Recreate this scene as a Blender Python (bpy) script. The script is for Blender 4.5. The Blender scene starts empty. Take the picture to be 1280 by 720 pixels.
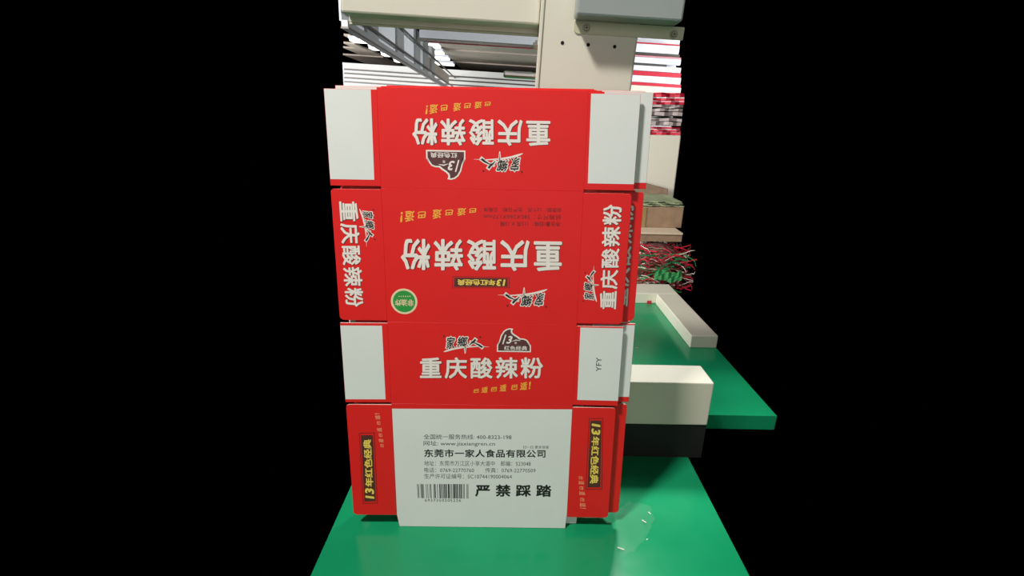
import bpy, bmesh, math, random
from mathutils import Matrix, Vector
random.seed(7)
S = bpy.context.scene
C = S.collection
R = math.radians

# ------------------------------------------------------------------ camera
CAMZ = 0.8578; PITCH = R(19.0); ROLL = R(1.0194); F = 600.0
def basis(roll, pitch=PITCH):
    x0 = Vector((1, 0, 0)); d0 = Vector((0, -math.sin(pitch), -math.cos(pitch))); f0 = Vector((0, math.cos(pitch), -math.sin(pitch)))
    return x0*math.cos(roll) - d0*math.sin(roll), x0*math.sin(roll) + d0*math.cos(roll), f0
def m3(a, b, c): return Matrix(((a[0], b[0], c[0]), (a[1], b[1], c[1]), (a[2], b[2], c[2])))
r_, d_, f_ = basis(ROLL)
CAM = Vector((0, 0, CAMZ))
cd = bpy.data.cameras.new('camera'); cam = bpy.data.objects.new('camera', cd); C.objects.link(cam)
cd.sensor_width = 36; cd.lens = F*36/1280; cd.clip_start = 0.02
cam.matrix_world = Matrix.Translation(CAM) @ m3(r_, -d_, -f_).to_4x4()
S.camera = cam

# ------------------------------------------------------------------ world, lamps, exposure
w = bpy.data.worlds.new('hall_dark'); S.world = w; w.use_nodes = True
w.node_tree.nodes['Background'].inputs[0].default_value = (0.0, 0.0, 0.0, 1)
w.node_tree.nodes['Background'].inputs[1].default_value = 0.0
S.view_settings.view_transform = 'Standard'; S.view_settings.look = 'None'
S.view_settings.exposure = 0.32; S.view_settings.gamma = 1.0
def area(name, loc, target, sx, sy, power, col):
    l = bpy.data.lights.new(name, 'AREA'); l.shape = 'RECTANGLE'; l.size = sx; l.size_y = sy; l.energy = power; l.color = col
    o = bpy.data.objects.new(name, l); C.objects.link(o); o.location = loc
    o.rotation_euler = (Vector(target)-Vector(loc)).to_track_quat('-Z', 'Y').to_euler()
    return o
area('ceiling_light_front', (-1.20, -0.30, 3.3), (0.1, 0.9, 0.6), 0.35, 0.3, 97, (1.0, 0.955, 0.925))
area('machine_lamp_back', (0.45, 2.1, 2.0), (0.32, 1.02, 0.0), 0.3, 0.3, 2.3, (0.97, 1.0, 0.98)).data.spread = R(44)
area('fill_light_front', (0.2, -3.4, 1.35), (0.1, 1.0, 0.8), 3.0, 2.4, 30, (1.0, 0.95, 0.94))  # added soft fill behind the camera, not a real door
area('fill_light_far_left', (-4.5, 7.0, 1.0), (2.0, 12.0, 1.3), 4.0, 1.6, 200, (0.98, 0.98, 1.0))  # added unseen fill that brightens the soffit and far wall
area('fill_light_right', (4.0, 5.0, 1.1), (0.0, 10.0, 1.3), 3.0, 1.6, 170, (0.98, 0.98, 1.0))  # added fill from the right for gantry and wall, no window there
area('fill_light_near_left', (-2.6, 1.6, 1.4), (0.5, 3.9, 1.0), 1.2, 0.9, 56, (1.0, 0.98, 0.97)).data.spread = R(105)  # added unseen fill for the rack and goods at the right

# ------------------------------------------------------------------ measuring helpers (a pixel of the 1280x720 frame to a point)
def ray(px, py, M): return M @ Vector(((px-640)/F, (py-360)/F, 1))
MW = m3(r_, d_, f_)                                  # world axes
b2 = basis(R(3.7)); MT = m3(*b2)                     # axes of the machine, which stands 2.7 degrees out of true
TF = Matrix.Translation(CAM) @ (MW @ MT.transposed()).to_4x4()
def tp(px, py, X=None, Y=None, Z=None):              # machine axes, origin at the camera
    v = ray(px, py, MT)
    k = X/v.x if X is not None else (Y/v.y if Y is not None else Z/v.z)
    return v*k
def wp(px, py, Y=None, Z=None):
    v = ray(px, py, MW); k = Y/v.y if Y is not None else (Z-CAMZ)/v.z
    return v*k + CAM
W = 0.38; VT = 0.9178
U = Vector((0.999978329, 0.00658336, 0)); V = Vector((0.00062393, -0.09477118, -0.99549889)); N = U.cross(V)
O = CAM + Vector((-0.24876644, 0.92713972, 0.05589218))
def loc2(px, py):                                    # pixel on the front sheet -> sheet-local x (from middle), y (up from base)
    v = ray(px, py, MW); k = (O-CAM).dot(N)/v.dot(N); p = CAM + v*k - O
    return Vector((p.dot(U)-W/2, VT-p.dot(V)))

# ------------------------------------------------------------------ materials
def lin(c): return tuple(((x/255)/12.92 if x/255 <= .04045 else ((x/255+.055)/1.055)**2.4) for x in c)
MATS = {}
def mat(name, rgb, rough=.6, metal=0, noise=.06, scale=30, bump=0.0, spec=.5, coat=0, emit=0, alpha=1, trans=0):
    if name in MATS: return MATS[name]
    m = bpy.data.materials.new(name); m.use_nodes = True; nt = m.node_tree; b = nt.nodes['Principled BSDF']
    c = lin(rgb)
    tc = nt.nodes.new('ShaderNodeTexCoord'); nz = nt.nodes.new('ShaderNodeTexNoise'); nz.inputs['Scale'].default_value = scale; nz.inputs['Detail'].default_value = 5
    nt.links.new(tc.outputs['Object'], nz.inputs['Vector'])
    cr = nt.nodes.new('ShaderNodeValToRGB')
    cr.color_ramp.elements[0].position = .3; cr.color_ramp.elements[1].position = .7
    cr.color_ramp.elements[0].color = tuple(max(0, x*(1-noise)) for x in c)+(1,); cr.color_ramp.elements[1].color = tuple(min(1, x*(1+noise)) for x in c)+(1,)
    nt.links.new(nz.outputs['Fac'], cr.inputs[0]); nt.links.new(cr.outputs[0], b.inputs['Base Color'])
    b.inputs['Roughness'].default_value = rough; b.inputs['Metallic'].default_value = metal
    b.inputs['Specular IOR Level'].default_value = spec; b.inputs['Coat Weight'].default_value = coat; b.inputs['Coat Roughness'].default_value = .12
    b.inputs['Alpha'].default_value = alpha; b.inputs['Transmission Weight'].default_value = trans
    if bump:
        bp = nt.nodes.new('ShaderNodeBump'); bp.inputs['Strength'].default_value = bump; bp.inputs['Distance'].default_value = .002
        nt.links.new(nz.outputs['Fac'], bp.inputs['Height']); nt.links.new(bp.outputs[0], b.inputs['Normal'])
    if emit:
        b.inputs['Emission Color'].default_value = c+(1,); b.inputs['Emission Strength'].default_value = emit
    MATS[name] = m; return m
RED = mat('red_print_board', (230, 27, 27), .5, noise=.03, scale=6, spec=.35)
WHT = mat('white_board', (226, 227, 222), .6, noise=.02, scale=8, spec=.3)
EDGE = mat('board_cut_edge', (232, 200, 188), .8, noise=.15, scale=300)
KRAFT = mat('kraft_board', (176, 142, 104), .85, noise=.1, scale=60, bump=.2)
TXT = mat('white_ink', (240, 230, 222), .55, noise=.02)
SHD = mat('maroon_ink', (92, 22, 26), .55)
YEL = mat('orange_yellow_ink', (250, 176, 62), .55)
LYEL = mat('pale_yellow_ink', (248, 214, 96), .55)
PNK = mat('light_coral_ink', (250, 150, 110), .55)
BLK = mat('black_ink', (22, 20, 20), .5)
GRY = mat('grey_ink', (60, 62, 60), .5)
BRN = mat('brown_ink', (84, 38, 32), .5)
PLUM = mat('plum_brown_ink', (92, 48, 50), .5)
DRED = mat('dark_red_ink', (118, 10, 16), .5)
GRN = mat('green_ink', (42, 150, 62), .5)
CRM = mat('cream_ink', (240, 214, 176), .5)
PAINT = mat('cream_enamel', (214, 210, 192), .38, noise=.02, scale=4, spec=.5)
COVER = mat('grey_enamel', (146, 152, 150), .35, noise=.04, scale=5)
LIPM = mat('bounce_tinted_enamel', (190, 188, 158), .4, noise=.05, scale=8)  # olive cast of floor bounce and shade put into the colour
STEEL = mat('bright_steel', (190, 190, 186), .28, metal=1, noise=.08)
DSTEEL = mat('dark_steel', (92, 88, 84), .4, metal=.7, noise=.1)
HOLE = mat('bolt_hole_black', (10, 10, 10), .9)
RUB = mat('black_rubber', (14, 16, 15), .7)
ALU = mat('white_aluminium', (214, 218, 226), .4, noise=.03)
GREYM = mat('grey_painted_steel', (150, 150, 152), .5)
PANE = mat('frosted_panel', (236, 238, 244), .5, noise=.03)
SOFF = mat('taupe_soffit', (176, 162, 148), .6, noise=.1, scale=3)
WALL = mat('pale_wall', (226, 226, 222), .7, noise=.03, scale=2)
CRIM = mat('crimson_rail', (186, 22, 50), .5)
ROSE = mat('rose_rail', (206, 140, 150), .5)
TAUPE = mat('crumpled_grey_film', (158, 144, 142), .4, noise=.3, scale=9)
KR2 = mat('weathered_kraft', (146, 120, 94), .85, noise=.15, scale=25, bump=.2)
OLIVE = mat('sage_sheet', (142, 152, 116), .7, noise=.2, scale=12)

# green epoxy floor
def floor_material():
    m = bpy.data.materials.new('green_epoxy_floor'); m.use_nodes = True; nt = m.node_tree; b = nt.nodes['Principled BSDF']
    tc = nt.nodes.new('ShaderNodeTexCoord')
    n1 = nt.nodes.new('ShaderNodeTexNoise'); n1.inputs['Scale'].default_value = 2.2; n1.inputs['Detail'].default_value = 8
    cr = nt.nodes.new('ShaderNodeValToRGB'); cr.color_ramp.elements[0].position = .3; cr.color_ramp.elements[1].position = .72
    cr.color_ramp.elements[0].color = lin((17, 134, 86))+(1,); cr.color_ramp.elements[1].color = lin((28, 156, 104))+(1,)
    n2 = nt.nodes.new('ShaderNodeTexNoise'); n2.inputs['Scale'].default_value = 14; n2.inputs['Detail'].default_value = 6
    mr = nt.nodes.new('ShaderNodeMapRange'); mr.inputs['To Min'].default_value = .10; mr.inputs['To Max'].default_value = .26
    bp = nt.nodes.new('ShaderNodeBump'); bp.inputs['Strength'].default_value = .12; bp.inputs['Distance'].default_value = .003
    for n in (n1, n2): nt.links.new(tc.outputs['Object'], n.inputs['Vector'])
    nt.links.new(n1.outputs['Fac'], cr.inputs[0]); nt.links.new(cr.outputs[0], b.inputs['Base Color'])
    nt.links.new(n2.outputs['Fac'], mr.inputs['Value']); nt.links.new(mr.outputs[0], b.inputs['Roughness'])
    nt.links.new(n1.outputs['Fac'], bp.inputs['Height']); nt.links.new(bp.outputs[0], b.inputs['Normal'])
    b.inputs['Specular IOR Level'].default_value = .32
    return m
FLOOR = floor_material()

# ------------------------------------------------------------------ mesh helpers
def tag(o, label=None, cat=None, group=None, kind=None):
    if label: o['label'] = label
    if cat: o['category'] = cat
    if group: o['group'] = group
    if kind: o['kind'] = kind
    return o
def link(name, verts, faces, m, parent=None, mx=None, loc=None, mi=None, smooth=False):
    me = bpy.data.meshes.new(name); me.from_pydata([tuple(v) for v in verts], [], faces); me.update()
    for k in (m if isinstance(m, (list, tuple)) else [m]): me.materials.append(k)
    if mi:
        for p, i in zip(me.polygons, mi): p.material_index = i
    if smooth:
        for p in me.polygons: p.use_smooth = True
    o = bpy.data.objects.new(name, me); C.objects.link(o)
    if parent: o.parent = parent
    if mx is not None: o.matrix_world = mx
    if loc is not None: o.location = loc
    return o
def empty(name, mx, label, cat, group=None):
    o = bpy.data.objects.new(name, None); C.objects.link(o); o.empty_display_size = .05; o.matrix_world = mx
    return tag(o, label, cat, group)
def boxv(a, b, ch=0.0):
    """box between corners a and b; ch chamfers all edges"""
    bm = bmesh.new(); bmesh.ops.create_cube(bm, size=1)
    a = Vector(a); b = Vector(b); c = (a+b)/2; s = b-a
    for v in bm.verts: v.co = Vector((v.co.x*s.x+c.x, v.co.y*s.y+c.y, v.co.z*s.z+c.z))
    if ch: bmesh.ops.bevel(bm, geom=bm.edges[:], offset=ch, segments=2, affect='EDGES', profile=.5)
    bmesh.ops.recalc_face_normals(bm, faces=bm.faces[:])
    vs = [v.co.copy() for v in bm.verts]; fs = [[v.index for v in f.verts] for f in bm.faces]; bm.free()
    return vs, fs
def cyl(p0, p1, r, n=20, r2=None):
    p0 = Vector(p0); p1 = Vector(p1); ax = (p1-p0).normalized(); q = ax.to_track_quat('Z', 'Y'); r2 = r if r2 is None else r2
    vs = []; fs = []
    for (p, rr) in ((p0, r), (p1, r2)):
        for i in range(n):
            t = 2*math.pi*i/n; vs.append(p + q @ Vector((rr*math.cos(t), rr*math.sin(t), 0)))
    for i in range(n): fs.append([i, (i+1) % n, n+(i+1) % n, n+i])
    fs.append(list(range(n))[::-1]); fs.append(list(range(n, 2*n)))
    return vs, fs
def join(*parts):
    V_, F_ = [], []
    for vs, fs in parts:
        k = len(V_); V_ += list(vs); F_ += [[i+k for i in f] for f in fs]
    return V_, F_
def prism(pts, z0, z1, ch=0.0):
    """pts counter-clockwise (x, y); front face at z1, back at z0, optional chamfer on the front rim"""
    n = len(pts); P = [Vector((p[0], p[1])) for p in pts]
    a = sum(P[i].x*P[(i+1) % n].y-P[(i+1) % n].x*P[i].y for i in range(n))
    if a < 0: P.reverse()
    ins = []
    for i in range(n):
        e0 = (P[i]-P[i-1]).normalized(); e1 = (P[(i+1) % n]-P[i]).normalized()
        n0 = Vector((-e0.y, e0.x)); n1 = Vector((-e1.y, e1.x)); k = n0+n1; k = k/max(.3, k.dot(n0)) if k.length > 1e-6 else n0
        ins.append(P[i]+k*ch)
    vs = [(p.x, p.y, z0) for p in P]; fs = [list(range(n))[::-1]]; mi = [1]
    vs += [(p.x, p.y, z1-ch) for p in P]
    for i in range(n): fs.append([i, (i+1) % n, n+(i+1) % n, n+i]); mi.append(2)
    if ch:
        vs += [(p.x, p.y, z1) for p in ins]
        for i in range(n): fs.append([n+i, n+(i+1) % n, 2*n+(i+1) % n, 2*n+i]); mi.append(0)
        fs.append(list(range(2*n, 3*n)))
    else: fs.append(list(range(n, 2*n)))
    mi.append(0)
    return vs, fs, mi
def rounded(x0, y0, x1, y1, rr):
    """rectangle outline with radii (bl, br, tr, tl)"""
    out = []
    for (cx, cy, sx, sy, a0, q) in ((x0, y0, 1, 1, 180, rr[0]), (x1, y0, -1, 1, 270, rr[1]), (x1, y1, -1, -1, 0, rr[2]), (x0, y1, 1, -1, 90, rr[3])):
        if q <= 0: out.append((cx, cy)); continue
        for k in range(6):
            t = R(a0+90*k/5); out.append((cx+sx*q+q*math.cos(t), cy+sy*q+q*math.sin(t)))
    return out

# ------------------------------------------------------------------ printing
FONT = bpy.data.fonts[0] if bpy.data.fonts else None
_tc = {}
def glyphs(body, bold=0.0, space=1.0, shear=0.0):
    key = (body, bold, space, shear)
    if key in _tc: return _tc[key]
    if bold > .012:                                   # a heavier pen: the same outline laid down in a small ring
        vs, fs, gw, gh = glyphs(body, 0.0, space, shear); n = 8; bx = bold/gw; by = bold/gh; V_, F_ = [], []
        for i in range(n):
            t = 2*math.pi*i/n; k = len(V_)
            V_ += [((x+bx*(1+math.cos(t)))/(1+2*bx), (y+by*(1+math.sin(t)))/(1+2*by), (i+1)*6e-6) for x, y, _ in vs]; F_ += [[q+k for q in f] for f in fs]
        k = len(V_); V_ += [((x+bx)/(1+2*bx), (y+by)/(1+2*by), (n+1)*6e-6) for x, y, _ in vs]; F_ += [[q+k for q in f] for f in fs]
        _tc[key] = (V_, F_, gw+2*bold, gh+2*bold)
        return _tc[key]
    bold = 0.0
    cu = bpy.data.curves.new('tmp', 'FONT'); cu.body = body; cu.offset = bold; cu.space_character = space; cu.shear = shear; cu.resolution_u = 2
    ob = bpy.data.objects.new('tmp', cu); C.objects.link(ob)
    dg = bpy.context.evaluated_depsgraph_get(); dg.update()
    me = bpy.data.meshes.new_from_object(ob.evaluated_get(dg))
    vs = [(v.co.x, v.co.y) for v in me.vertices]; fs = [list(p.vertices) for p in me.polygons]
    x0 = min(v[0] for v in vs); x1 = max(v[0] for v in vs); y0 = min(v[1] for v in vs); y1 = max(v[1] for v in vs)
    up = [1 if p.normal.z >= 0 else 0 for p in me.polygons]
    fs = [f if u else f[::-1] for f, u in zip(fs, up)]
    bpy.data.objects.remove(ob); bpy.data.curves.remove(cu); bpy.data.meshes.remove(me)
    _tc[key] = ([((x-x0)/(x1-x0), (y-y0)/(y1-y0), 0.0) for x, y in vs], fs, x1-x0, y1-y0)
    return _tc[key]
def qmap(q, s, t):      # q: top-left, top-right, bottom-right, bottom-left in reading direction; t=0 bottom
    return (q[3]*(1-s)+q[2]*s)*(1-t) + (q[0]*(1-s)+q[1]*s)*t
def quad(pts, org): return [loc2(*p)-Vector(org) for p in pts]
def text(name, body, pts, m, parent, org=(0, 0), z=.0002, bold=0.0, space=1.0, shear=0.0, grow=0.0, off=(0, 0)):
    q = quad(pts, org)
    vs, fs, gw, gh = glyphs(body, bold, space, shear)
    return link(name, [tuple(qmap(q, s, t)+Vector(off))+(z+dz,) for s, t, dz in vs], fs, m, parent)
def flat(name, poly, m, parent, z=.0002):
    P = [Vector(p[:2]) for p in poly]
    a = sum(P[i].x*P[(i+1) % len(P)].y-P[(i+1) % len(P)].x*P[i].y for i in range(len(P)))
    if a < 0: P.reverse()
    bm = bmesh.new(); vv = [bm.verts.new((p.x, p.y, z)) for p in P]; bm.faces.new(vv)
    bmesh.ops.triangulate(bm, faces=bm.faces[:]); bm.verts.index_update()
    o = link(name, [v.co.copy() for v in bm.verts], [[v.index for v in f.verts] for f in bm.faces], m, parent); bm.free(); return o
def flats(name, polys, m, parent, z=.0002):
    V_, F_ = [], []
    for P in polys:
        P = [Vector(p[:2]) for p in P]
        a = sum(P[i].x*P[(i+1) % len(P)].y-P[(i+1) % len(P)].x*P[i].y for i in range(len(P)))
        if a < 0: P.reverse()
        bm = bmesh.new(); vv = [bm.verts.new((p.x, p.y, z)) for p in P]; bm.faces.new(vv)
        bmesh.ops.triangulate(bm, faces=bm.faces[:]); bm.verts.index_update(); k = len(V_)
        V_ += [v.co.copy() for v in bm.verts]; F_ += [[v.index+k for v in f.verts] for f in bm.faces]; bm.free()
    return link(name, V_, F_, m, parent)
def circle(c, r, n=40): return [(c[0]+r*math.cos(2*math.pi*i/n), c[1]+r*math.sin(2*math.pi*i/n)) for i in range(n)]
def rib(pts, ws):
    """tapered brush stroke outline"""
    L, Rr = [], []
    for i, p in enumerate(pts):
        p = Vector(p); a = Vector(pts[max(0, i-1)]); b = Vector(pts[min(len(pts)-1, i+1)]); t = (b-a).normalized(); n = Vector((-t.y, t.x))
        L.append(p+n*ws[i]/2); Rr.append(p-n*ws[i]/2)
    return L+Rr[::-1]

def logo(parent, org, c, ang, k):
    """brush-written shop name with a white outline and swoosh; artwork frame: 1 unit = 1/16 px, centre (647, 370), y down"""
    cx, cy = loc2(*c)-Vector(org); s = k/16*.001; ca, sa = math.cos(ang), math.sin(ang)
    def T(p): x = (p[0]-647)*s; y = -(p[1]-370)*s; return Vector((cx+x*ca-y*sa, cy+x*sa+y*ca))
    def glyph(name, ch, box, m, z, bold):
        vs, fs, gw, gh = glyphs(ch, bold, 1.0, .15); x0, y0, x1, y1 = box
        return [tuple(T((x0+(x1-x0)*a, y1+(y0-y1)*b)))+(dz,) for a, b, dz in vs], fs
    st = [((872, 300), (850, 330), (800, 375), (745, 428)), (40, 40, 26, 14)], [((800, 362), (870, 385), (940, 420), (1005, 468)), (8, 22, 36, 40)]
    def grow(ws, g): return tuple(x+g for x in ws)
    ren = [rib([T(p) for p in a], [x*s for x in b]) for a, b in st]
    renw = [rib([T(p) for p in [(2*a[0][0]-a[1][0]*1.0-(a[0][0]-a[1][0])*.3, a[0][1]+(a[0][1]-a[1][1])*.7)]+list(a[1:-1])+[(a[-1][0]+(a[-1][0]-a[-2][0])*.35, a[-1][1]+(a[-1][1]-a[-2][1])*.35)]], [(x+40)*s for x in b]) for a, b in st]
    sw = rib([T(p) for p in ((232, 578), (300, 550), (450, 505), (640, 472), (900, 452), (1150, 458))], [x*s for x in (14, 38, 40, 30, 20, 3)])
    stem = rib([T(p) for p in ((662, 420), (662, 500), (662, 608))], [x*s for x in (46, 46, 16)])
    stem2 = rib([T(p) for p in ((662, 420), (662, 500), (662, 570))], [x*s for x in (14, 12, 3)])
    flats('logo_outline', [sw, stem]+renw, TXT, parent, .00018)
    j1 = glyph('o', '家', (262, 232, 478, 530), TXT, 0, .055); j2 = glyph('o', '鄉', (478, 228, 740, 478), TXT, 0, .06)
    V_, F_ = join(j1, j2); link('logo_outline', [(v[0], v[1], .00022+v[2]) for v in V_], F_, TXT, parent)
    a1 = glyph('i', '家', (285, 255, 460, 510), BLK, 0, .02); a2 = glyph('i', '鄉', (500, 248, 720, 458), BLK, 0, .022)
    V_, F_ = join(a1, a2); link('logo_lettering', [(v[0], v[1], .0003+v[2]) for v in V_], F_, BLK, parent)
    flats('logo_lettering', ren+[stem2], BLK, parent, .0003)
    [flat('logo_dot', circle(T(p), 20*s, 12), DRED, parent, .0003) for p in ((243, 243), (966, 250))]
def badge(parent, org, c, ang, k):
    """13-year badge; artwork frame 1 unit = 1/6.4 px, centre (784, 165)"""
    cx, cy = loc2(*c)-Vector(org); s = k/6.4*.001; ca, sa = math.cos(ang), math.sin(ang)
    def T(p): x = (p[0]-784)*s; y = -(p[1]-165)*s; return Vector((cx+x*ca-y*sa, cy+x*sa+y*ca))
    outer = [(648, 264), (648, 205), (664, 203), (668, 165), (678, 125), (698, 90), (722, 71), (750, 64), (776, 68), (768, 84), (770, 98), (786, 114), (812, 130), (834, 148), (860, 148), (886, 158), (902, 178), (907, 204), (921, 206), (921, 264)]
    inner = [(658, 254), (658, 214), (673, 212), (677, 167), (687, 130), (706, 97), (728, 80), (750, 74), (757, 76), (756, 92), (762, 108), (778, 123), (806, 141), (826, 158), (858, 158), (880, 166), (893, 184), (898, 212), (911, 215), (911, 254)]
    flat('badge_outline', [T(p) for p in outer], TXT, parent, .0002); flat('badge_field', [T(p) for p in inner], PLUM, parent, .0003)
    def put(body, x0, y0, x1, y1, b=.02, sh=0.0, sp=1.0):
        vs, fs, gw, gh = glyphs(body, b, sp, sh)
        link('badge_lettering', [tuple(T((x0+(x1-x0)*p, y1+(y0-y1)*q)))+(.0004+dz,) for p, q, dz in vs], fs, TXT, parent)
    put('1', 690, 118, 722, 200, .03, .5); put('3', 722, 128, 772, 194, .03, .3); put('年', 788, 176, 808, 198)
    put('红色经典', 706, 212, 890, 249, .015, 0, 1.05)
    flats('badge_lettering', [rib([T(p) for p in ((770, 172), (800, 162), (835, 168))], [x*s for x in (3, 9, 3)])], TXT, parent, .0004)

TITLE = '重庆酸辣粉'
def title(parent, org, pts, sp=1.2):
    text('title_shadow', TITLE, pts, SHD, parent, org, .00015, .036, sp, off=(.0007, -.0007))
    text('title_lettering', TITLE, pts, TXT, parent, org, .0003, .023, sp)
def slogan(parent, org, pts, m=YEL, b=.02):
    q = quad(pts, org); V_, F_ = [], []
    for ch, a, c, t0, t1 in (('巴', 0, .095, .1, .72), ('适', .135, .25, 0, .95), ('巴', .305, .41, .1, .75), ('适', .455, .575, 0, 1), ('巴', .66, .77, .12, .78), ('适', .81, .94, 0, 1), ('!', .962, 1, .05, 1)):
        vs, fs, gw, gh = glyphs(ch, b+.01, 1.0, .12); k = len(V_)
        V_ += [tuple(qmap(q, a+(c-a)*x, t0+(t1-t0)*y))+(.0003+dz,) for x, y, dz in vs]; F_ += [[i+k for i in f] for f in fs]
    link('slogan_lettering', V_, F_, m, parent)
def tagbox(parent, org, pts):
    q = quad(pts, org)
    def gr(g, h): return [qmap(q, -g, 1+h), qmap(q, 1+g, 1+h), qmap(q, 1+g, -h), qmap(q, -g, -h)]
    flat('tag_frame', gr(.035, .14), DRED, parent, .00012); flat('tag_frame', gr(.025, .08), RED, parent, .00018)
    flat('tag_field', gr(0, 0), BRN, parent, .00025)
    vs, fs, gw, gh = glyphs('13', .04, 1.0, .15); link('tag_lettering', [tuple(qmap(q, .04+.17*a, .12+.78*b))+(.0004+dz,) for a, b, dz in vs], fs, LYEL, parent)
    vs, fs, gw, gh = glyphs('年红色经典', .03, 1.0, 0); link('tag_lettering', [tuple(qmap(q, .23+.71*a, .16+.68*b))+(.0004+dz,) for a, b, dz in vs], fs, LYEL, parent)
def ean(parent, org, pts, code='6937350205226'):
    L = '0001101 0011001 0010011 0111101 0100011 0110001 0101111 0111011 0110111 0001011'.split()
    par = 'LLLLLL LLGLGG LLGGLG LLGGGL LGLLGG LGGLLG LGGGLL LGLGLG LGLGGL LGGLGL'.split()[int(code[0])]
    bits = '101'
    for i in range(6):
        p = L[int(code[1+i])]; bits += p if par[i] == 'L' else ''.join('1' if x == '0' else '0' for x in p)[::-1]
    bits += '01010'
    for i in range(6): bits += ''.join('1' if x == '0' else '0' for x in L[int(code[7+i])])
    bits += '101'; q = quad(pts, org); V_, F_ = [], []; n = len(bits); i = 0
    while i < n:
        if bits[i] == '1':
            j = i
            while j < n and bits[j] == '1': j += 1
            k = len(V_)
            for s, t in ((i/n, 0), (j/n, 0), (j/n, 1), (i/n, 1)): V_.append(tuple(qmap(q, s, t))+(.0003,))
            F_.append([k, k+1, k+2, k+3]); i = j
        else: i += 1
    link('barcode', V_, F_, BLK, parent)

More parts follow.
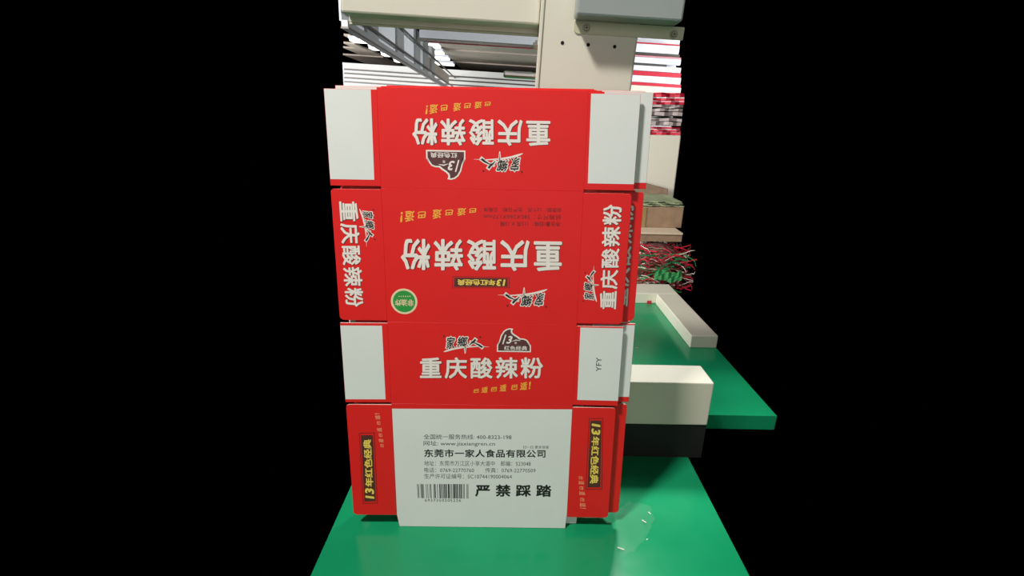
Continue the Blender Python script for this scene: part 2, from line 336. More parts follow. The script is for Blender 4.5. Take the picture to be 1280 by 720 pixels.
# ------------------------------------------------------------------ the die-cut carton blanks
TH = .004; FL = .094
PV = [0, .1767, .4394, .6182, VT]                  # score lines, measured down from the top
def blank(dx, dy, dz, label, level, twist=0.0, flare=(0, 0), top=.0015):
    """dx right, dy up, dz back from the front sheet; level 2 all print, 1 the outer print, 0 colour fields only"""
    base = O + V*VT + U*(W/2+dx) - V*0 + Vector((0, dz, 0)) + Vector((0, 0, .0004+dy))
    mx = Matrix.Translation(base) @ m3(U, -V, -N).to_4x4() @ Matrix.Rotation(twist, 4, 'Z')
    root = empty('carton_blank', mx, label, 'carton', 'flattened red carton blanks leaning upright on the machine')
    ps = []
    for i in range(4):
        y1, y0 = VT-PV[i], VT-PV[i+1]
        if i < 3: out = [(-W/2, y0), (W/2, y0), (W/2, y1), (-W/2, y1)]
        else: out = [(-W/2+.006, 0), (W/2-.003, 0), (W/2-.0005, .04), (W/2, y1), (-W/2, y1), (-W/2+.001, .03)]
        vs, fs, mi = prism(out, -TH, 0, .0004)
        ps.append(link('panel', vs, fs, [RED, KRAFT, EDGE], root, mi=mi))
    # white field of the bottom panel
    q = [loc2(*p) for p in ((488.9, 511.0), (714.3, 511.9))]
    flat('white_field', [(-W/2+.0065, .0004), (W/2-.0034, .0004), (W/2-.001, .04), (W/2-.001, q[1].y), (-W/2+.0015, q[0].y), (-W/2+.0018, .03)], WHT, ps[3], .00012)
    FV = [(top, .1738, (0, 0, 0, 0)), (.1797, .4365, (.009, .009, .006, .006)), (.4425, .6155, (0, 0, 0, 0)), (.6212, .8885, (.008, .008, .007, .007))]
    fl = {}
    for sd in (-1, 1):
        for i, (a, b, rr) in enumerate(FV):
            y1, y0 = VT-a, VT-b
            r4 = (0, rr[1], rr[2], 0) if sd > 0 else (rr[0], 0, 0, rr[3])
            wd = FL-(.003 if i in (1, 3) and sd > 0 else 0)
            x0, x1 = (0, wd) if sd > 0 else (-FL, 0)
            # root of the slot is rounded: the flap narrows a little at the hinge
            out = rounded(x0, y0, x1, y1, r4)
            vs, fs, mi = prism(out, -TH, 0, .0004)
            o = link('flap', vs, fs, [RED, KRAFT, EDGE], root, mi=mi)
            o.location = (sd*W/2, 0, 0)
            o.rotation_euler = (0, -sd*R(flare[0 if sd < 0 else 1]+.4*((i*7+3) % 3-1)), 0)
            fl[(sd, i)] = o
    h = {-1: (-W/2, 0), 1: (W/2, 0)}
    def fld(sd, i, poly): flat('white_field', [(loc2(*p)-Vector(h[sd]) if not isinstance(p, Vector) else p-Vector(h[sd])) for p in poly], WHT, fl[(sd, i)], .00012)
    e = W/2+FL-.0005
    yt = VT-top-.0004
    a = loc2(739, 115); b = loc2(734.7, 229.5); c = loc2(463.3, 110); d = loc2(467.9, 225)
    # the white field begins a few millimetres outside the score on the left (on the flap) and the right
    fld(1, 0, [Vector((a.x, yt)), Vector((b.x, b.y)), Vector((e, b.y)), Vector((e, yt))])
    fld(-1, 0, [Vector((c.x, yt)), Vector((d.x, d.y)), Vector((-e, d.y)), Vector((-e, yt))])
    a = loc2(725.5, 409.5); b = loc2(721.5, 500); c = loc2(477.5, 407.3); d = loc2(482, 499.2)
    fld(1, 2, [a, b, Vector((e, b.y)), Vector((e, a.y))]); fld(-1, 2, [c, d, Vector((-e, d.y)), Vector((-e, c.y))])
    if level >= 1:
        title(fl[(1, 1)], h[1], [(749, 386.5), (753.7, 256), (777.5, 255.8), (770.3, 386.5)], 1.12)
    if level >= 2:
        title(fl[(-1, 1)], h[-1], [(447.5, 252), (455.3, 383.5), (432.5, 383.5), (423.5, 252)], 1.12)
        logo(fl[(1, 1)], h[1], (736.5, 357), R(90), 1.27); logo(fl[(-1, 1)], h[-1], (461.5, 283), R(-90), 1.25)
        text('factory_mark', 'YFY', [(744.9, 464.2), (745.2, 446.8), (751.8, 446.8), (751.4, 464.2)], BLK, fl[(1, 2)], h[1], bold=.0)
        tagbox(fl[(1, 3)], h[1], [(752.0, 525.8), (750.3, 609.3), (734.2, 609.3), (738.0, 525.8)])
        slogan(fl[(1, 3)], h[1], [(730.0, 595.5), (732.5, 636), (725.0, 636), (722.8, 595.5)], PNK)
        tagbox(fl[(-1, 3)], h[-1], [(455.7, 626.7), (451.3, 544.0), (466.3, 543.8), (470.2, 626.5)])
        slogan(fl[(-1, 3)], h[-1], [(474.5, 559), (468.5, 517), (474.5, 516), (480.5, 559)], PNK)
        P1, P2, P3, P4 = ps
        title(P1, (0, 0), [(688, 183.3), (515.5, 181.8), (515, 147.8), (688, 150.5)])
        title(P2, (0, 0), [(702.5, 339.9), (501, 337.8), (501, 298.4), (702.5, 300.8)])
        title(P3, (0, 0), [(525, 446.7), (678.8, 446.7), (678.8, 473.2), (525, 473.6)])
        slogan(P1, (0, 0), [(613.5, 134.5), (532, 143.5), (532, 131.5), (613.5, 126.5)])
        slogan(P2, (0, 0), [(595.5, 268.2), (500.5, 278.5), (500, 264.5), (595.5, 259.5)])
        slogan(P3, (0, 0), [(592, 485.0), (663.5, 476.8), (663.5, 487), (592, 492)])
        logo(P1, (0, 0), (625.5, 206.0), R(180), 1.58); logo(P2, (0, 0), (655.8, 375.0), R(180), 1.69); logo(P3, (0, 0), (580.4, 428.2), 0, 1.62)
        badge(P1, (0, 0), (557.5, 206.4), R(180), 1.70); badge(P3, (0, 0), (642.5, 425.6), 0, 1.62)
        tagbox(P2, (0, 0), [(634.5, 358.8), (567.6, 358.8), (568.2, 347.2), (634.5, 348.2)])
        text('fine_print', '净含量/规格：115克 X 12桶', [(700.5, 283.4), (625.5, 283), (625.5, 277), (700.5, 277.4)], DRED, P2, bold=.01)
        text('fine_print', '纸箱尺寸：380X260X177mm', [(701, 274.8), (604.4, 274.4), (604.4, 268), (701, 268.6)], DRED, P2, bold=.005, space=1.1)
        text('fine_print', '保质期：12个月　生产日期：见箱体', [(702, 265.4), (604.4, 265), (604.4, 259.4), (702, 260)], DRED, P2, bold=.005)
        g = loc2(505.2, 377)
        flat('seal_ring', circle(g, .0262), CRM, P2, .0002); flat('seal_field', circle(g, .0222), GRN, P2, .0003)
        text('seal_lettering', '非油炸', [(517, 383.2), (493.8, 382.6), (493.8, 374.2), (517, 374.4)], CRM, P2, z=.0004, bold=.02)
        [flat('seal_dot', circle(loc2(499+2.7*k, 370.6), .0012, 8), CRM, P2, .0004) for k in range(6)]
        T = lambda s, x0, x1, y0, y1, m=GRY, b=.0, sp=1.0: text('address_lettering' if m is GRY else 'company_lettering', s, [(x0, y0), (x1, y0+(x1-x0)*.004), (x1, y1+(x1-x0)*.004), (x0, y1)], m, P4, bold=b, space=sp)
        T('全国统一服务热线: 400-8323-198', 529.5, 639.4, 542.9, 549.2, BLK, .008)
        T('网址: www.jiaxiangren.cn', 529.5, 618.8, 551.2, 558.2, BLK, .006)
        T('东莞市一家人食品有限公司', 530.3, 681.8, 561.6, 571.6, BLK, .022, 1.06)
        T('地址：东莞市万江区小享大道中　邮编：523048', 530.3, 663.4, 576.0, 582.4)
        T('电话：0769-22770760　　传真：0769-22770509', 530.3, 669.4, 584.6, 590.6)
        T('生产许可证编号：SC10744190004064', 530.3, 639.8, 592.2, 598.5)
        T('扫一扫 更多惊喜', 653.8, 686, 557.2, 561.0)
        T('严禁踩踏', 593.9, 689.4, 605.6, 620.8, BLK, .03, 1.62)
        ean(P4, (0, 0), [(521.4, 605.2), (585.4, 605.2), (585.4, 623.4), (522.4, 622.6)])
        text('barcode_digits', '6937350205226', [(531, 623.7), (576.2, 624.0), (576.2, 627.4), (531.2, 627.2)], BLK, P4, space=1.15)
    return root

# ================================================================== the setting
fl_pts = [(-1.3, -1.2), (1.3, -1.2), (1.3, .60), (.49, .60), (.49, 1.30), (.84, 1.30), (.84, 4.0), (.80, 10.6), (-1.0, 10.6), (-.39, 4.0), (-.39, .60), (-1.3, .60)]
vs, fs, mi = prism(fl_pts, -.05, 0, 0)
tag(link('floor', vs, fs, [FLOOR, FLOOR, FLOOR], mi=mi), kind='structure')

def tbox(name, a, b, m, parent, ch=0.0, origin=None):
    """box in machine axes relative to the parent's origin"""
    vs, fs = boxv(a, b, ch); o = Vector(origin or (0, 0, 0))
    return link(name, [v-o for v in vs], fs, m, parent)
def tempty(name, p, label, cat, group=None): return empty(name, TF @ Matrix.Translation(Vector(p)), label, cat, group)
def zfloor(x, y):        # machine-axes height of the floor under (x, y)
    m = TF.to_3x3(); return (-CAMZ-m[2][0]*x-m[2][1]*y)/m[2][2]

# far wall with trim rails
YW = 10.6
a = tp(428, 78, Y=YW); b = tp(852, 78, Y=YW)
wall_mx = TF
vs, fs = boxv((a.x, YW, -.95), (b.x, YW+.1, a.z))
tag(link('wall_back', vs, fs, WALL, mx=wall_mx), kind='structure')
for k, y in enumerate((86.5, 91.5, 97.0, 102.0)):
    p0 = tp(430, y, Y=YW-.03); p1 = tp(600, y, Y=YW-.03); q1 = tp(670, y, Y=YW-.03)
    vs, fs = boxv((p0.x, YW-.03, p0.z-.012), (q1.x, YW-.002, p0.z+.012))
    tag(link('trim_%d' % (k+1), vs, fs, DSTEEL, mx=TF), kind='structure')

# ---------------- gantry (steel ladder frame running straight back, upper left)
vd = ray(628, 152, MT); hd = Vector((vd.x, vd.y, 0)).normalized()          # its direction on plan
HB = .50
g0 = tp(438, 39, Z=HB); gn = Vector((-hd.y, hd.x, 0))
def gp(px, py=None, h=None):
    """point of the gantry's vertical plane seen at column px (at height h)"""
    lo, hi = 1.0, 14.0; base = Vector((g0.x, g0.y, 0))
    v0 = None
    for _ in range(50):
        m = (lo+hi)/2; p = base+hd*(m-g0.y); p.z = h
        c = MT.transposed() @ p; x = 640+F*c.x/c.z
        if x < px: lo = m
        else: hi = m
    return p
gr = tempty('overhead_gantry', (g0.x, g0.y, HB), 'grey steel ladder frame running back to the left above the cartons', 'gantry')
go = Vector((g0.x, g0.y, HB))
def gbar(name, s0, s1, h0, h1, t0, t1, m, ch=0):
    P = []
    for s in (s0, s1):
        for (t, h) in ((t0, h0), (t1, h0), (t1, h1), (t0, h1)):
            p = Vector((g0.x, g0.y, 0))+hd*s+gn*t; p.z = h; P.append(p-go)
    return link(name, P, [[0, 3, 2, 1], [4, 5, 6, 7], [0, 1, 5, 4], [1, 2, 6, 5], [2, 3, 7, 6], [3, 0, 4, 7]], m, gr)
GE = 7.9
gbar('bottom_chord', -.12, GE, HB+.008, HB+.045, -.02, .02, GREYM)
gbar('bottom_edge', -.12, GE, HB-.004, HB+.008, -.024, .024, DSTEEL)
gbar('rail', -.12, GE, .585, .600, -.012, -.03, DSTEEL)
gbar('rail', -.12, GE, .775, .792, -.012, -.03, DSTEEL)
posts = [(466, 15), (501, 8.5), (522.5, 6), (533, 5), (541.5, 4)]
pd = []
for px, wpx in posts:
    s0 = (gp(px-wpx/2, h=.6)-Vector((g0.x, g0.y, .6))).dot(hd); s1 = (gp(px+wpx/2, h=.6)-Vector((g0.x, g0.y, .6))).dot(hd); pd.append((s0, s1))
    gbar('post', s0, s1, HB+.04, .93, .0, .05, GREYM)
ed = [(-.12, pd[0][0])]+[(pd[i][1], pd[i+1][0]) for i in range(3)]
se = (gp(563, h=.6)-Vector((g0.x, g0.y, .6))).dot(hd)
gbar('dark_infill_panel', pd[3][1], se, .602, .775, .03, .04, SOFF)
for s0, s1 in ed: gbar('infill_panel', s0, s1, HB+.04, .93, .02, .03, PANE)

# crossbar running right from the third post, and the storage rack beyond the machine
YC = g0.y+pd[2][0]-.02
def band(name, x0, x1, xr, ya, yb, Y, m, parent, org, dep=.04, ch=0.0):
    """horizontal bar whose front shows between rows ya and yb at column xr, from column x0 to x1"""
    t = tp(xr, ya, Y=Y); b = tp(xr, yb, Y=Y); l = tp(x0, ya, Y=Y); r = tp(x1, ya, Y=Y)
    return tbox(name, (l.x, Y, b.z), (r.x, Y+dep, t.z), m, parent, ch, org)
ro = tp(640, 58, Y=YC)
rk = tempty('storage_rack', ro, 'white and crimson rack rails stretching right behind the cream post', 'rack')
band('front_rail', 524, 852, 640, 44, 54.5, YC, ALU, rk, ro, .06, .004)
band('rail_edge', 524, 852, 640, 42.2, 43.6, YC-.01, CRIM, rk, ro, .05)
band('under_strip', 524, 852, 640, 55, 58, YC+.02, DSTEEL, rk, ro, .05)  # shadow line under the front rail, built as a dark strip
band('under_strip', 535, 852, 640, 58.2, 59.4, YC+.06, CRIM, rk, ro, .03)
for (ya, yb, m, dep, x1) in ((69, 70.6, ROSE, .02, 852), (71.2, 78.4, ALU, .05, 852), (78.4, 81.4, DSTEEL, .02, 834), (81.6, 88, ALU, .04, 852), (88.5, 94, CRIM, .06, 852),
                         (94.3, 102.4, ALU, .03, 852), (102.8, 106.6, CRIM, .06, 852), (106.8, 115.5, PAINT, .05, 852)):
    band('shelf_rail', 760, x1, 800, ya, yb, YC+.05-dep*.3, m, rk, ro, dep)
band('back_panel', 760, 852, 800, 38, 118, YC+.14, ALU, rk, ro, .02)

# soffit panels and lamps, both sides of the gantry
ZS = 1.12
rows = [49, 58.5, 66.5, 73.5, 81, 90]
def zy(px, py, z): return tp(px, py, Z=z).y
for side, (xa, xb) in enumerate(((428, 500), (545, 690))):
    for k in range(5):
        dk = 0 if side else -4.5
        y0 = zy(620, rows[k], ZS); y1 = zy(620, rows[k+1], ZS)
        rm = (rows[k]+rows[k+1])/2
        XL = tp(545, 58, Z=ZS).x if side else tp(432, rows[k]-11, Z=ZS).x
        XR = tp(672, 58, Z=ZS).x if side else max(XL+.1, tp(466, 66, Z=ZS).x)
        z = ZS+.02*(k % 2)
        vs, fs = boxv((XL, y0+.02, z), (XR+(.5 if side else 0), y1-.02, z+.03))
        po = Vector(((XL+XR)/2, (y0+y1)/2, z)); o = link('ceiling_panel', [v-po for v in vs], fs, SOFF, mx=TF @ Matrix.Translation(po))
        tag(o, kind='structure')
lampm = mat('fluorescent_tube', (255, 252, 246), emit=1.6)
names = ['nearest', 'second nearest', 'second farthest', 'farthest']
for k in range(4):
    y = zy(620, (rows[k]+rows[k+1])/2+3, ZS); z = ZS-.06
    xs = ((432, 552), (454, 557), (468, 564), (482, 570))[k]; ry = (rows[k]+rows[k+1])/2+3
    x0 = tp(xs[0], ry-10, Z=z).x; x1 = tp(xs[1], ry+3, Z=z).x
    po = Vector(((x0+x1)/2, y, z))
    t = tempty('ceiling_lamp', po, 'white glowing strip lamp behind the gantry, %s of the four' % names[k], 'lamp', 'strip lamps behind the gantry')
    tbox('diffuser', (x0, y-.12, z-.02), (x1, y+.12, z+.01), lampm, t, .004, po)
    tbox('housing', (x0-.01, y-.14, z+.01), (x1+.01, y+.14, z+.05), ALU, t, .004, po)

# ================================================================== the cream machine
YP = 1.035
xl = tp(672, 100, Y=YP).x; xr = tp(790.5, 100, Y=YP).x
po = Vector(((xl+xr)/2, YP+.03, zfloor((xl+xr)/2, YP+.03)))
post = tempty('machine_post', po, 'broad cream machine post behind the cartons with a row of bolt holes', 'post')
vs, fs = boxv((xl, YP, -.80), (xr, YP+.07, .36), .004)
vs2 = []
for v in vs:
    v = v.copy()
    if v.z < -.7: v.z = zfloor(v.x, v.y)+(v.z+.80)
    vs2.append(v-po)
link('post_body', vs2, fs, PAINT, post)
tbox('edge_flange', (xl-.004, YP-.003, -.7), (xl+.003, YP+.02, .36), PAINT, post, .0015, po)
for hx, hy in ((703, 53.6), (735.3, 56), (768.3, 58.4)):
    p = tp(hx, hy, Y=YP); v_, f_2 = cyl((p.x, YP-.0006, p.z), (p.x, YP+.002, p.z), .0034, 16)
    link('bolt_hole', [q-po for q in v_], f_2, HOLE, post)
p = tp(670, 57, Y=YP+.01)
v_, f_2 = join(cyl((xl-.0005, YP+.012, p.z), (xl-.010, YP+.012, p.z), .0105, 6), cyl((xl-.010, YP+.012, p.z), (xl-.014, YP+.012, p.z), .006, 12))
link('side_bolt', [q-po for q in v_], f_2, STEEL, post)

# upper beam, left of the post
YB = YP+.012
a = tp(426, 15.8, Y=YB); b = tp(672, 30, Y=YB); zb = (tp(438, 16.5, Y=YB).z+tp(660, 30, Y=YB).z)/2
bo = Vector(((a.x+xl)/2, YB, zb))
bmx = tempty('machine_beam', bo, 'cream box beam crossing the top left, joined to the machine post', 'beam')
tbox('beam_face', (a.x, YB, zb), (xl-.0045, YB+.045, zb+.22), PAINT, bmx, .004, bo)
tbox('rear_lip', (a.x, YB+.045, zb-.009), (xl-.0045, YB+.060, zb+.1), PAINT, bmx, .001, bo)
tbox('drip_edge', (a.x, YB+.0455, zb-.013), (xl-.0045, YB+.052, zb-.0095), LIPM, bmx, .001, bo)

# grey cover on the post
c0 = tp(720, 22, Y=YP-.05); cx0 = tp(721, 10, Y=YP-.05).x; cx1 = tp(856, 10, Y=YP-.05).x
zl1 = tp(780, 29.5, Y=YP).z; zl0 = tp(780, 45.8, Y=YP-.002).z; lx0 = tp(717.5, 34, Y=YP-.002).x; lx1 = tp(856, 34, Y=YP-.002).x
co = Vector(((lx0+lx1)/2, YP, zl0))
cv = tempty('machine_cover', co, 'grey sheet-metal guard screwed to the upper right of the cream post', 'machine guard')
tbox('cover_body', (cx0, YP-.05, zl1), (cx1, YP-.0026, zl1+.20), COVER, cv, .004, co)
out = rounded(lx0-co.x, zl0-co.z, lx1-co.x, zl1-co.z, (.008, .002, .002, .004))
vs, fs, mi = prism(out, 0, .0024, .0003)
link('cover_lip', [Vector((v[0], -v[2], v[1])) for v in vs], [f[::-1] for f in fs], [LIPM, LIPM, LIPM], cv, mi=mi)
for sx, sy in ((733, 35.2), (842, 43)):
    p = tp(sx, sy, Y=YP-.0024)-co
    v1 = cyl(p, p-Vector((0, .0015, 0)), .0078, 24); v2 = cyl(p-Vector((0, .0015, 0)), p-Vector((0, .005, 0)), .0058, 20, .0042)
    v_, f_2 = join(v1, v2); s_ = link('screw', v_, f_2, mat('zinc_screw', (150, 148, 128), .5, metal=.4), cv)
    v_, f_2 = join(boxv(p+Vector((-.0028, -.0054, -.0005)), p+Vector((.0028, -.005, .0005))), boxv(p+Vector((-.0005, -.0054, -.0028)), p+Vector((.0005, -.005, .0028))))
    link('screw_slot', v_, f_2, HOLE, s_)

# steel rod
yr = YP+.03; p0 = tp(629.5, 92.5, Y=yr); zr = p0.z
rd = tempty('steel_rod', (p0.x, yr, zr), 'short round steel rod sticking out left of the cream post', 'rod')
v_, f_2 = cyl((.003, 0, 0), (xl-.0042-p0.x, 0, 0), .0070, 24); link('rod_shaft', v_, f_2, STEEL, rd, smooth=False)
v_, f_2 = cyl((0, 0, 0), (.0032, 0, 0), .0050, 24, .0070); link('rod_tip', v_, f_2, DSTEEL, rd)

# low beam and black kick plate, right
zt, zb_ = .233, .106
lb = empty('low_machine_beam', Matrix.Translation((.36, 1.14, .106)), 'cream low beam across the right above a black kick plate', 'beam')
vs, fs = boxv((-.19, -.05, 0), (.165, .047, .127), .003); link('beam_body', vs, fs, PAINT, lb)
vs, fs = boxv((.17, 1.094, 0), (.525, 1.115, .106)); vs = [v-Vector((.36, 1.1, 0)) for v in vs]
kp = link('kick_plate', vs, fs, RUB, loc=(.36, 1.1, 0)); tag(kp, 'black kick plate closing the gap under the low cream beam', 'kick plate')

# low cream frame round the rear floor
fr = empty('floor_frame', Matrix.Translation((.5, 2.36, 0)), 'low cream frame on the green floor behind the low beam', 'frame')
for nm, a, b in (('rear_bar', (.10, 2.286, 0), (.84, 2.44, .055)), ('side_bar', (.73, 1.78, 0), (.84, 2.285, .055))):
    vs, fs = boxv(a, b, .004); link(nm, [v-Vector((.5, 2.36, 0)) for v in vs], fs, PAINT, fr)
p = wp(811.5, 380, Z=.01)
vs, fs = boxv((-.012, -.001, 0), (.010, .001, .018), .0005)
tag(link('red_label', vs, fs, CRIM, loc=(wp(811.5, 378, Y=2.283).x, 2.279, .0)), 'small red tag on the inner face of the low rear frame bar', 'tag')

# ================================================================== goods behind, right edge
random.seed(3)
def wavy_slab(x0, x1, y0, y1, z0, z1, amp, n=10, ph=0):
    V_, F_ = [], []
    for j in (0, 1):
        for i in range(n+1):
            x = x0+(x1-x0)*i/n; dz = amp*math.sin(ph*2.7+i*(.5+.37*math.sin(ph*5)))+amp*.5*math.sin(1.3*i*(1+.4*math.sin(ph*3))+ph*2)
            for z in (z0, z1): V_.append((x, (y0, y1)[j]+.01*math.sin(i*1.7+ph)*(1-j), z+dz))
    k = 2*(n+1)
    for i in range(n):
        a = 2*i
        F_ += [[a, a+2, a+3, a+1], [k+a, k+a+1, k+a+3, k+a+2], [a+1, a+3, k+a+3, k+a+1], [a, k+a, k+a+2, a+2]]
    F_ += [[0, 1, k+1, k], [2*n, k+2*n, k+2*n+1, 2*n+1]]
    return V_, F_
YS = 3.3
xa = wp(792, 140, Y=YS).x; xb = wp(852, 140, Y=YS).x
z116 = wp(820, 116, Y=YS).z; z168 = wp(820, 168.5, Y=YS).z; z222 = wp(820, 240, Y=YS).z
sb = tag(link('machine_cabinet', *[(vs, fs) for vs, fs in [boxv((xa, YS-.05, 0), (xb, YS+.45, z168), .006)]][0], PAINT), 'plain cream machine cabinet under the stack of crimson sheets', 'cabinet')
st = empty('sheet_stack', Matrix.Translation(((xa+xb)/2, YS+.2, z168)), 'stack of crimson and grey wrapped sheets lying on the cream cabinet', 'stack')
seq = [CRIM, ROSE, CRIM, WHT, CRIM, TAUPE, TAUPE, DSTEEL, TAUPE, TAUPE, TAUPE, WHT, CRIM, ROSE, CRIM, WHT, CRIM, CRIM]
hs = [3, 1.5, 2, 1.5, 2, 6, 5, 1.5, 6, 5, 4, 1, 3, 2, 3, 1.5, 3.5, 2]
tot = sum(hs); z = 0.001; H_ = z116-z168
for k, (m, h) in enumerate(zip(seq, hs)):
    dz = h/tot*H_
    amp = .004 if m in (TAUPE, DSTEEL) else .0008
    vs, fs = wavy_slab(-(xb-xa)/2+random.uniform(0, .03), (xb-xa)/2, -.22+random.uniform(-.01, .01), .22, z+amp*1.7*(k > 3), z+dz, amp if k > 3 else 0, ph=k*.9)
    link('sheet', vs, fs, m, st); z += dz

# carton and boards under it
def slabpx(name, pix, Y, dep, m, label, cat, parent=None):
    P = [wp(px, py, Y=Y) for px, py in pix]; base = Vector((sum(p.x for p in P)/len(P), Y, min(p.z for p in P)))
    vs, fs, mi = prism([(p.x-base.x, p.z-base.z) for p in P], 0, dep)
    vs = [Vector((v[0], -v[2]+dep, v[1])) for v in vs]; fs = [f[::-1] for f in fs]
    fs = [list(f) for f in fs]
    o = link(name, vs, [f for f in fs], m, loc=base)
    return tag(o, label, cat)
YK = 2.75
x0 = wp(796, 275, Y=YK).x; x1 = wp(853, 275, Y=YK).x
zk0 = wp(820, 290.5, Y=2.62).z+.001; zk1 = wp(820, 259, Y=YK).z
kb = empty('cardboard_box', Matrix.Translation(((x0+x1)/2, YK+.3, zk0)), 'brown cardboard box lying above the heap of strapping', 'box')
vs, fs = boxv((-(x1-x0)/2, -.3, 0), ((x1-x0)/2, .18, zk1-zk0), .003); link('box_body', vs, fs, KR2, kb)
vs, fs = boxv((-(x1-x0)/2+.02, -.303, .0), (-(x1-x0)/2+.05, -.3005, zk1-zk0-.004)); link('tape_strip', vs, fs, mat('tan_tape', (150, 128, 84), .3), kb)
# a raised flap at the back of the box
f0 = zk1-zk0
P = [(-.14, .17, f0), (.15, .09, f0-.0), (.15, .095, f0+.05), (-.14, .175, f0+.115)]
P2 = [(p[0]+.004, p[1]+.006, p[2]) for p in P]
bf = Vector(((x0+x1)/2, YK+.3, zk0)); P = [Vector(p)-Vector((0, 0, f0)) for p in P]; P2 = [Vector(p)-Vector((0, 0, f0)) for p in P2]
tag(link('cardboard_offcut', P+P2, [[0, 1, 2, 3], [7, 6, 5, 4], [0, 4, 5, 1], [1, 5, 6, 2], [2, 6, 7, 3], [3, 7, 4, 0]], mat('dark_kraft', (118, 98, 78), .85, noise=.15, scale=25), loc=bf+Vector((0, 0, f0+.0055))), 'slanting brown cardboard offcut standing on the back of the box', 'offcut')
for k in range(3):
    vs, fs = wavy_slab(-(x1-x0)/2+.01*k, (x1-x0)/2, -.29+.012*k, .07, 0, .004, .0015, ph=k*2)
    zz = zk1+.0045+k*.0085
    tag(link('flat_sheet', vs, fs, OLIVE, loc=((x0+x1)/2, YK+.3, zz)), ['sage green board on the box, lowest of three', 'sage green board on the box, middle of three', 'sage green board on the box, topmost of three'][k], 'board', 'sage boards on the cardboard box')
YL = 2.62
x0 = wp(794, 295, Y=YL).x; x1 = wp(853, 295, Y=YL).x; za = wp(820, 302, Y=YL).z; zc = wp(820, 290.5, Y=YL).z
ld = empty('cardboard_tray', Matrix.Translation(((x0+x1)/2, YL+.2, za)), 'shallow brown cardboard tray with a pale rim under the box', 'tray')
vs, fs = boxv((-(x1-x0)/2, -.2, 0), ((x1-x0)/2, .35, zc-za-.012), .002); link('tray_body', vs, fs, KR2, ld)
vs, fs = boxv((-(x1-x0)/2, -.206, zc-za-.0115), ((x1-x0)/2, .35, zc-za), .002); link('tray_rim', vs, fs, mat('pale_kraft', (206, 186, 160), .8), ld)

# strap heap
HX0 = wp(790, 330, Y=2.6).x; HX1 = wp(853, 330, Y=2.6).x
hp = empty('strap_heap', Matrix.Translation(((HX0+HX1)/2, 2.62, 0)), 'tangled heap of red, white and green strapping on the floor', 'heap')
def straps(n, m, wd):
    V_, F_ = [], []
    for _ in range(n):
        a = random.uniform(0, 6.28); cur = random.uniform(-7, 7); x = random.uniform(HX0, HX1)-(HX0+HX1)/2; y = random.uniform(-.17, .17); z = random.uniform(.004, za-.02); L = random.uniform(.06, .2)
        up = random.uniform(-.5, .5); N_ = 6
        for i in range(N_+1):
            for s in (-1, 1): V_.append((max(-.16, min(.16, x)), max(-.17, min(.2, y)), max(.003, min(za-.004, z+s*wd/2))))
            a += cur*L/N_; x += math.cos(a)*L/N_; y += math.sin(a)*L/N_*.6; z += up*L/N_+random.uniform(-.006, .006)
        k = len(V_)-2*(N_+1)
        for i in range(N_): F_.append([k+2*i, k+2*i+2, k+2*i+3, k+2*i+1])
    tag(link('strap', V_, F_, m, hp), kind='stuff')
straps(260, mat('red_strap', (188, 30, 50), .35), .005); straps(160, mat('white_strap', (226, 214, 200), .35), .004)
straps(200, mat('brown_strap', (104, 66, 54), .5), .007); straps(90, mat('green_strap', (42, 120, 70), .35), .008)
V_, F_ = [], []
for i in range(9):
    for j in range(5): V_.append((-.06+.018*i, -.19+.006*math.sin(i*2.1+j), .075+.014*j+.008*math.sin(i*.9)))
for i in range(8):
    for j in range(4): F_.append([i*5+j, (i+1)*5+j, (i+1)*5+j+1, i*5+j+1])
link('green_film', V_, F_, mat('green_film_plastic', (46, 130, 72), .3), hp)
hc = bmesh.new(); bmesh.ops.create_icosphere(hc, subdivisions=3, radius=1)
V_ = [Vector((v.co.x*.15*(1+.15*math.sin(9*v.co.z+5*v.co.x)), .02+v.co.y*.14*(1+.12*math.sin(8*v.co.x)), max(0, (za-.02)*(.55+.5*v.co.z)))) for v in hc.verts]; F_ = [[v.index for v in f.verts] for f in hc.faces]; hc.free()
link('heap_core', V_, F_, mat('dull_maroon_scrap', (84, 48, 46), .8, noise=.5, scale=40), hp)

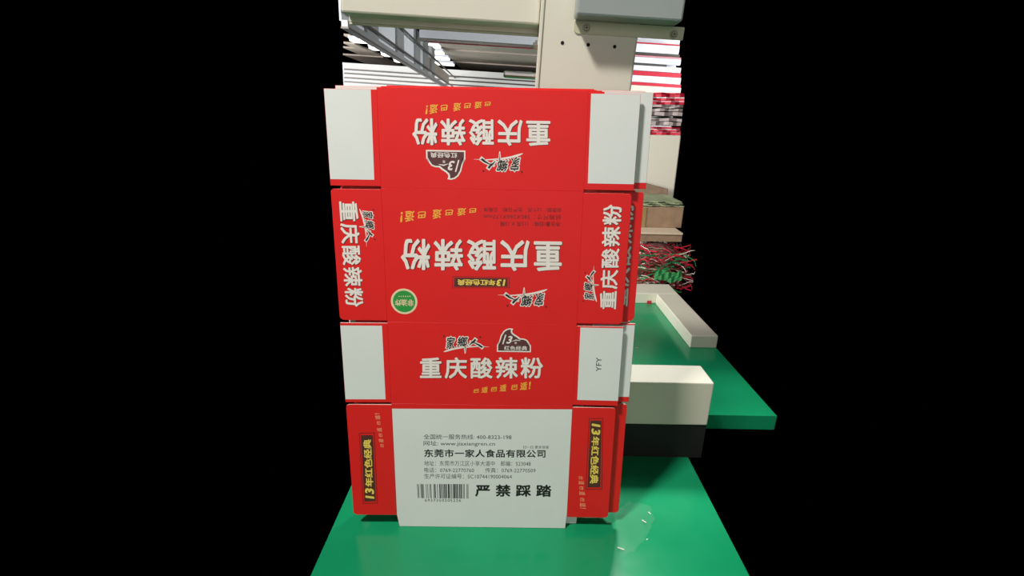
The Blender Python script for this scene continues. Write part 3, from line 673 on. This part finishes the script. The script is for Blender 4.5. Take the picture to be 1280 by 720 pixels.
# plastic film scrap and small chips on the floor, right front
random.seed(11)
cpt = [wp(*q, Z=0) for q in ((768, 640), (786, 628), (812, 632), (818, 650), (808, 672), (792, 690), (776, 694), (770, 668))]
cc = sum(cpt, Vector())/8; V_ = [(0, 0, .002)]; F_ = []
for r3 in (.33, .66, 1.0):
    for i in range(32):
        t = i/32*8; a = cpt[int(t) % 8]; b = cpt[(int(t)+1) % 8]; q = (a*(1-t % 1)+b*(t % 1)-cc)*r3*(1+.05*math.sin(i*2.3))
        V_.append((q.x, q.y, .0012+.0022*abs(math.sin(i*1.9+r3*7))*(1 if r3 < 1 else .3)))
for i in range(32):
    F_.append([0, 1+i, 1+(i+1) % 32])
    for k in (0, 1): F_.append([1+32*k+i, 33+32*k+i, 33+32*k+(i+1) % 32, 1+32*k+(i+1) % 32])
tag(link('film_scrap', V_, F_, mat('clear_film', (226, 246, 236), .16, alpha=.04, noise=.0), loc=(cc.x, cc.y, 0), smooth=True), 'crumpled clear film scrap on the green floor right of the cartons', 'film')
for k, (px, py, L, an, lb_) in enumerate(((812, 641, .007, -.9, 'white plastic sliver on the floor nearest the low beam'), (805, 653, .011, -.8, 'longer white plastic sliver beside the clear film'),
        (776, 687, .014, -.4, 'white plastic sliver at the near end of the clear film'), (809, 674, .004, .5, 'tiny white chip right of the clear film'), (796.5, 434.5, .016, .2, 'white chip on the rear green floor behind the low beam'))):
    p = wp(px, py, Z=.001); vs, fs = boxv((-L/2, -.0009, 0), (L/2, .0009, .0012), .0003)
    o = tag(link('plastic_sliver', vs, fs, TXT, loc=(p.x, p.y, .0035 if k in (1, 2) else 0)), lb_, 'scrap', 'plastic slivers on the floor'); o.rotation_euler = (0, 0, an)

# ================================================================== carton blanks, front to back
blank(0, 0, 0, 'frontmost red carton blank with every printed panel in full view', 2, flare=(1.2, .8), top=.0042)
blank(.0262, .0015, .0125, 'second carton blank, shifted right, its right flaps showing past the front one', 1, flare=(0, 0))
blank(.0130, .0045, .0210, 'third carton blank, red top edge just above the front one', 0)
blank(.0190, .0, .0285, 'fourth carton blank, white right flap edge peeping over the second one', 0)
blank(.0060, .0, .0360, 'fifth carton blank, almost hidden behind the third one', 0)
blank(.0020, .0, .0435, 'rearmost carton blank, next to the cream post', 0)
